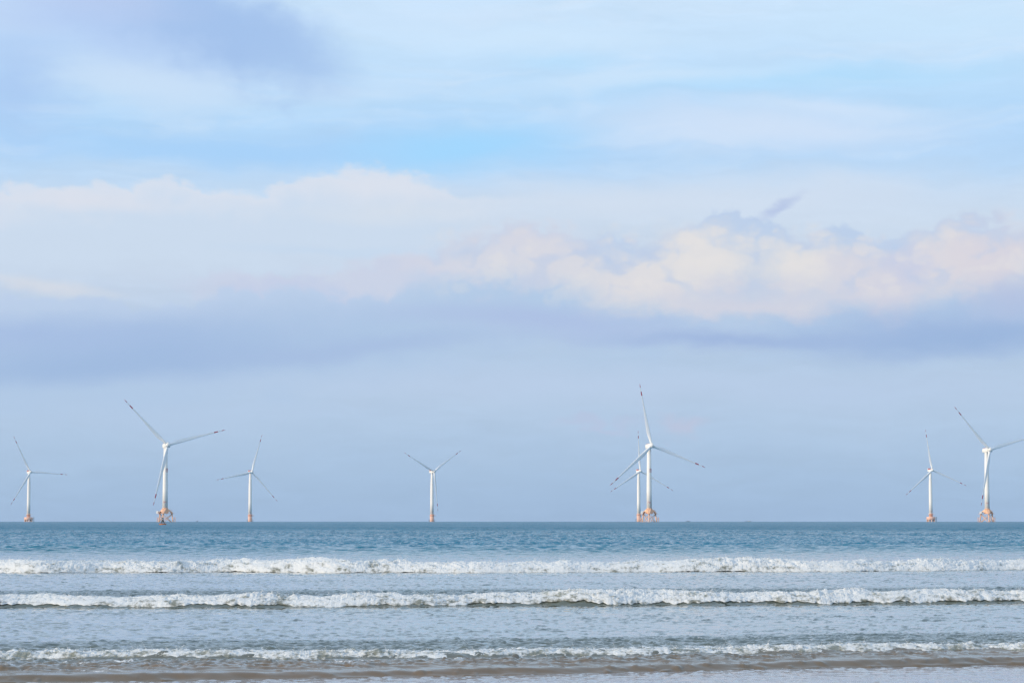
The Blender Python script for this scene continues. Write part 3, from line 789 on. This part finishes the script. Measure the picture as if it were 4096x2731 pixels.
def build_world():
    w = bpy.data.worlds.new('World'); SC.world = w; w.use_nodes = True
    w.node_tree.nodes.clear(); nt = NT(w.node_tree)
    out = nt.node('ShaderNodeOutputWorld'); bg = nt.node('ShaderNodeBackground'); nt.put(out.inputs[0], bg.outputs[0])
    STR = .1; bg.inputs['Strength'].default_value = STR
    K = 1/STR
    sky = nt.node('ShaderNodeTexSky'); sky.sky_type = 'NISHITA'; sky.sun_disc = False
    sky.sun_elevation = R_(SUN_EL); sky.sun_rotation = math.atan2(sv.x, sv.y)
    d = nt.node('ShaderNodeTexCoord').outputs['Generated']
    sp = nt.node('ShaderNodeSeparateXYZ'); nt.put(sp.inputs[0], d)
    az = nt.math('DEGREES', nt.math('ARCTAN2', sp.outputs[0], sp.outputs[1]))
    el = nt.math('DEGREES', nt.math('ARCSINE', sp.outputs[2]))
    def AZ(px): return math.degrees(math.atan((px-1176)/5553.1))
    def EL(py): return math.degrees(PITCH+math.atan((784-py)/5553.1))
    D = math.degrees(1/5553.1)
    cmb = nt.node('ShaderNodeCombineXYZ'); nt.put(cmb.inputs[0], nt.math('MULTIPLY', az, .42)); nt.put(cmb.inputs[1], el)
    P = cmb.outputs[0]
    def off(n, amp): return nt.math('MULTIPLY', nt.math('SUBTRACT', n, .5), amp)
    nA = nt.noise(P, .55, 5, .55); nB = nt.noise(P, 2.2, 6, .62)
    sA = nt.node('ShaderNodeSeparateColor'); nt.put(sA.inputs[0], nA.outputs['Color'])
    sB = nt.node('ShaderNodeSeparateColor'); nt.put(sB.inputs[0], nB.outputs['Color'])
    uS = nt.math('ADD', az, nt.math('ADD', off(sA.outputs[0], 2.6), off(sB.outputs[0], .5)))       # softly warped
    vS = nt.math('ADD', el, nt.math('ADD', off(sA.outputs[1], 1.0), off(sB.outputs[1], .30)))
    cm2 = nt.node('ShaderNodeCombineXYZ'); nt.put(cm2.inputs[0], nt.math('MULTIPLY', az, .75)); nt.put(cm2.inputs[1], el)
    # rounded billows for the heaped clouds: domes at three sizes
    def domes(scale):
        vo = nt.node('ShaderNodeTexVoronoi', feature='SMOOTH_F1', voronoi_dimensions='2D'); nt.put(vo.inputs['Vector'], cm2w)
        vo.inputs['Scale'].default_value = scale; vo.inputs['Smoothness'].default_value = .25
        q = nt.math('MULTIPLY', vo.outputs['Distance'], 1.35)
        return nt.math('SUBTRACT', 1.0, nt.math('MULTIPLY', q, q))
    wv = nt.node('ShaderNodeVectorMath', operation='MULTIPLY_ADD'); nt.put(wv.inputs[0], nB.outputs['Color']); wv.inputs[1].default_value = (.5, .35, 0); nt.put(wv.inputs[2], cm2.outputs[0])
    cm2w = wv.outputs[0]
    dm = nt.math('ADD', nt.math('MULTIPLY', domes(1.1), .50), nt.math('ADD', nt.math('MULTIPLY', domes(2.6), .26), nt.math('MULTIPLY', domes(6.0), .11)))
    nC = nt.noise(cm2.outputs[0], 2.6, 9, .66, .25)
    sC = nt.node('ShaderNodeSeparateColor'); nt.put(sC.inputs[0], nC.outputs['Color'])
    uC = nt.math('ADD', az, off(sC.outputs[0], 1.1)); vC = nt.math('SUBTRACT', nt.math('ADD', el, off(sC.outputs[1], .60)), nt.math('MULTIPLY', nt.math('SUBTRACT', dm, .50), .62))   # cauliflower edges
    def C(*c): return tuple(v*K for v in srgb(*c))
    # clear air and veil by height
    prof = [(1197, (161, 189, 223)), (1100, (167, 195, 227)), (1000, (178, 203, 232)), (900, (184, 206, 233)), (820, (181, 204, 232)), (700, (193, 211, 235)),
            (600, (203, 218, 238)), (500, (206, 222, 241)), (420, (192, 219, 247)), (330, (178, 215, 251)), (220, (187, 222, 253)), (100, (200, 228, 254)), (0, (205, 230, 254))]
    stops = [(max(EL(py), 0)/90, C(*c)) for py, c in prof]
    stops += [(20/90, C(200, 226, 252)), (40/90, C(190, 220, 252)), (1, C(165, 205, 250))]
    stops.sort(key=lambda q: q[0])
    col = nt.ramp(nt.math('DIVIDE', vS, 90.0), stops)
    nish = nt.mix(1.0, sky.outputs[0], sky.outputs[0])
    cm3 = nt.node('ShaderNodeCombineXYZ'); nt.put(cm3.inputs[0], nt.math('MULTIPLY', uS, .16)); nt.put(cm3.inputs[1], vS)
    fib = nt.noise(cm3.outputs[0], 2.6, 7, .62, .4).outputs['Fac']
    fb = nt.math('MULTIPLY_ADD', nt.math('SUBTRACT', fib, .5), .16, 1.0)
    vm = nt.node('ShaderNodeVectorMath', operation='SCALE'); nt.put(vm.inputs[0], col); nt.put(vm.inputs['Scale'], fb); col = vm.outputs[0]
    wis = nt.math('MULTIPLY', nt.smooth(.47, .72, nt.noise(cm3.outputs[0], 1.3, 7, .6, .9).outputs['Fac']), nt.math('MULTIPLY', nt.smooth(6.2, 8.6, vS), .36))
    col = nt.mix(wis, col, C(220, 236, 254))
    # unseen bright cloud deck behind the viewer, added to lighten the turbines
    back = nt.math('MULTIPLY', nt.smooth(.15, -.75, sp.outputs[1]), nt.smooth(-2.0, 12.0, el))
    col = nt.mix(nt.math('MULTIPLY', back, nt.smooth(.25, .6, nA.outputs['Fac'])), col, tuple(1.2*v for v in C(228, 240, 255)))
    cov = nt.math('MULTIPLY_ADD', nt.smooth(14.0, 60.0, el), -.25, .965)
    col = nt.mix(cov, nish, col)
    def blob(px, py, a, b, tilt, c, op, soft=.0, crisp=False):
        nonlocal col
        u, v = (uC, vC) if crisp else (uS, vS)
        du = nt.math('SUBTRACT', u, AZ(px)); dv = nt.math('SUBTRACT', v, EL(py))
        t = -R_(tilt); ct, st = math.cos(t), math.sin(t)
        p = nt.math('MULTIPLY_ADD', du, ct, nt.math('MULTIPLY', dv, st)); q = nt.math('MULTIPLY_ADD', dv, ct, nt.math('MULTIPLY', du, -st))
        p = nt.math('DIVIDE', p, a*D); q = nt.math('DIVIDE', q, b*D)
        r = nt.math('SQRT', nt.math('ADD', nt.math('MULTIPLY', p, p), nt.math('MULTIPLY', q, q)))
        m = nt.math('MULTIPLY', nt.smooth(1.35, soft, r), op)
        col = nt.mix(m, col, C(*c))
    def bank(pts, c_top, c_bot, depth, op, soft, fade=None, crisp=True, xr=None):
        nonlocal col
        u, v = (uC, vC) if crisp else (uS, vS)
        x0, x1 = -14.0, 14.0
        fc = nt.node('ShaderNodeFloatCurve'); cv = fc.mapping.curves[0]; fc.mapping.use_clip = False
        e0, e1 = EL(1200), EL(300)
        P_ = [((AZ(px)-x0)/(x1-x0), (EL(py)-e0)/(e1-e0)) for px, py in pts]
        cv.points[0].location = P_[0]; cv.points[1].location = P_[-1]
        for q in P_[1:-1]: cv.points.new(*q)
        fc.mapping.update()
        nt.put(fc.inputs['Value'], nt.math('DIVIDE', nt.math('SUBTRACT', az, x0), x1-x0, clamp=True))
        edge = nt.math('MULTIPLY_ADD', fc.outputs[0], e1-e0, e0)
        below = nt.math('SUBTRACT', edge, v)                 # degrees below the cloud top
        m = nt.math('MULTIPLY', nt.smooth(0.0, soft, below), op)
        if fade: m = nt.math('MULTIPLY', m, nt.smooth(fade[1]*D, fade[0]*D, below))
        if xr:
            m = nt.math('MULTIPLY', m, nt.smooth(AZ(xr[1]), AZ(xr[0]), uS))
        cc = nt.mix(nt.smooth(0.0, depth*D, below), C(*c_top), C(*c_bot))
        col = nt.mix(m, col, cc)
    # high clouds
    blob(1900, 185, 520, 34, -2, (176, 221, 253), .7)
    blob(1300, 150, 160, 26, 3, (184, 224, 254), .6)
    blob(1760, 300, 560, 62, 2, (212, 228, 249), .85)
    blob(1500, 190, 420, 26, -3, (208, 231, 253), .7); blob(1950, 255, 300, 24, 3, (214, 230, 250), .6); blob(1250, 95, 380, 40, 2, (210, 234, 255), .6)
    blob(2200, 60, 500, 60, 0, (202, 231, 254), .6)
    blob(560, 350, 640, 42, 1, (168, 210, 250), .9)
    blob(1060, 345, 330, 70, -6, (163, 216, 255), .95)
    blob(320, 195, 260, 70, 3, (204, 225, 248), .85)
    blob(820, 215, 330, 40, -5, (200, 225, 250), .6)
    blob(30, 210, 150, 150, 0, (170, 200, 242), .75)
    blob(60, 60, 120, 60, 0, (205, 225, 248), .7)
    blob(230, 60, 400, 130, 8, (179, 204, 244), .85, .0)
    blob(450, 62, 320, 125, 17, (168, 197, 238), .9, .0, True)
    blob(530, 66, 270, 112, 21, (162, 193, 236), .75, .0, True)
    blob(640, 122, 190, 70, 24, (164, 195, 237), .7, .0)
    blob(220, 14, 240, 46, 4, (188, 205, 240), .6, 0)
    blob(330, 215, 230, 60, 3, (202, 225, 249), .75)
    blob(960, 40, 260, 60, 0, (206, 230, 254), .6)
    # the pale cream bank in the left half and its thin continuation
    bank([(-150, 440), (0, 434), (160, 424), (330, 408), (500, 418), (590, 432), (650, 398), (780, 386), (930, 388), (1010, 415), (1150, 440), (1300, 420), (1500, 395), (1800, 400), (2100, 380), (2500, 350)],
         (221, 227, 239), (204, 220, 239), 120, .85, .35, fade=(170, 260), xr=(950, 1300))
    blob(180, 470, 230, 26, 1, (224, 226, 236), .6); blob(850, 430, 200, 45, 4, (224, 228, 238), .6); blob(900, 490, 240, 30, 3, (222, 227, 235), .4)
    blob(760, 575, 260, 14, 2, (196, 217, 240), .5); blob(100, 660, 160, 18, 3, (218, 222, 231), .7)
    blob(1750, 455, 620, 72, -1, (211, 224, 241), .85); blob(1350, 470, 300, 50, 0, (212, 224, 240), .6)
    # the long lavender bank with lit heads
    bank([(-150, 690), (0, 688), (180, 684), (260, 700), (420, 690), (560, 650), (740, 632), (880, 600), (960, 578), (1060, 545), (1200, 514), (1330, 532), (1480, 545), (1600, 512), (1675, 484), (1760, 508), (1860, 540),
          (1950, 515), (2020, 560), (2090, 535), (2200, 512), (2290, 508), (2350, 535), (2500, 520)],
         (189, 208, 235), (178, 202, 231), 170, .92, .20, fade=(210, 330))
    blob(1800, 468, 66, 18, -22, (183, 199, 231), .85, .1)
    for (x, y, a, b, c, o) in ((980, 606, 130, 34, (212, 214, 229), .8), (1210, 566, 150, 50, (218, 217, 227), .85), (1120, 600, 150, 58, (214, 217, 229), .9), (860, 640, 170, 36, (207, 213, 231), .8), (1300, 610, 130, 60, (219, 219, 227), .85), (1490, 650, 190, 80, (224, 222, 226), .95),
                               (1620, 600, 150, 75, (227, 225, 226), .95), (1850, 620, 115, 72, (227, 225, 226), .95), (1730, 690, 230, 52, (214, 214, 226), .85), (2040, 670, 130, 78, (215, 214, 226), .9), (1960, 630, 90, 60, (217, 216, 226), .8),
                               (2180, 610, 110, 78, (222, 219, 225), .95), (2290, 610, 130, 90, (219, 215, 224), .9), (2090, 620, 60, 50, (200, 206, 230), .6), (600, 660, 200, 26, (204, 209, 231), .6)):
        blob(x, y, a, b, 0, c, o, .25, True)
    reg = nt.math('MULTIPLY', nt.smooth(AZ(880), AZ(1150), az), nt.math('MULTIPLY', nt.smooth(EL(730), EL(650), el), nt.smooth(EL(520), EL(565), vC)))
    col = nt.mix(nt.math('MULTIPLY', reg, nt.math('MULTIPLY', nt.smooth(.50, .12, dm), .50)), col, C(186, 203, 231))
    col = nt.mix(nt.math('MULTIPLY', reg, nt.math('MULTIPLY', nt.smooth(.58, .80, dm), .34)), col, C(233, 229, 227))
    # shaded undersides
    blob(300, 800, 640, 90, -4, (163, 189, 226), .9, .0)
    blob(240, 850, 460, 50, -4, (156, 184, 223), .60, .0); blob(60, 765, 330, 46, 0, (166, 190, 228), .8)
    blob(820, 800, 420, 30, -3, (166, 189, 226), .65); blob(1250, 735, 420, 48, 4, (174, 193, 229), .85)
    blob(1700, 775, 380, 24, 0, (162, 185, 224), .95); blob(2150, 770, 460, 66, 0, (160, 185, 224), .85, .0); blob(2230, 790, 330, 38, 0, (153, 181, 221), .75, .0); blob(2330, 700, 130, 60, 0, (180, 194, 226), .8)
    blob(1250, 880, 900, 46, 0, (187, 207, 234), .7); blob(2000, 900, 420, 50, 0, (184, 205, 233), .6); blob(500, 960, 420, 40, -3, (182, 204, 232), .5)
    blob(1565, 980, 62, 26, 0, (190, 199, 224), .8, .2, True); blob(1370, 972, 110, 16, 0, (186, 198, 226), .6, .2, True)
    nt.put(bg.inputs['Color'], col)
build_world()

# ------------------------------------------------------------------ rendering
vs = SC.view_settings; vs.view_transform = 'Standard'; vs.look = 'None'; vs.exposure = 0; vs.gamma = 1
SC.render.engine = 'CYCLES'
SC.cycles.max_bounces = 6; SC.cycles.use_denoising = True; SC.cycles.denoiser = 'OPENIMAGEDENOISE'; SC.cycles.denoising_prefilter = 'ACCURATE'
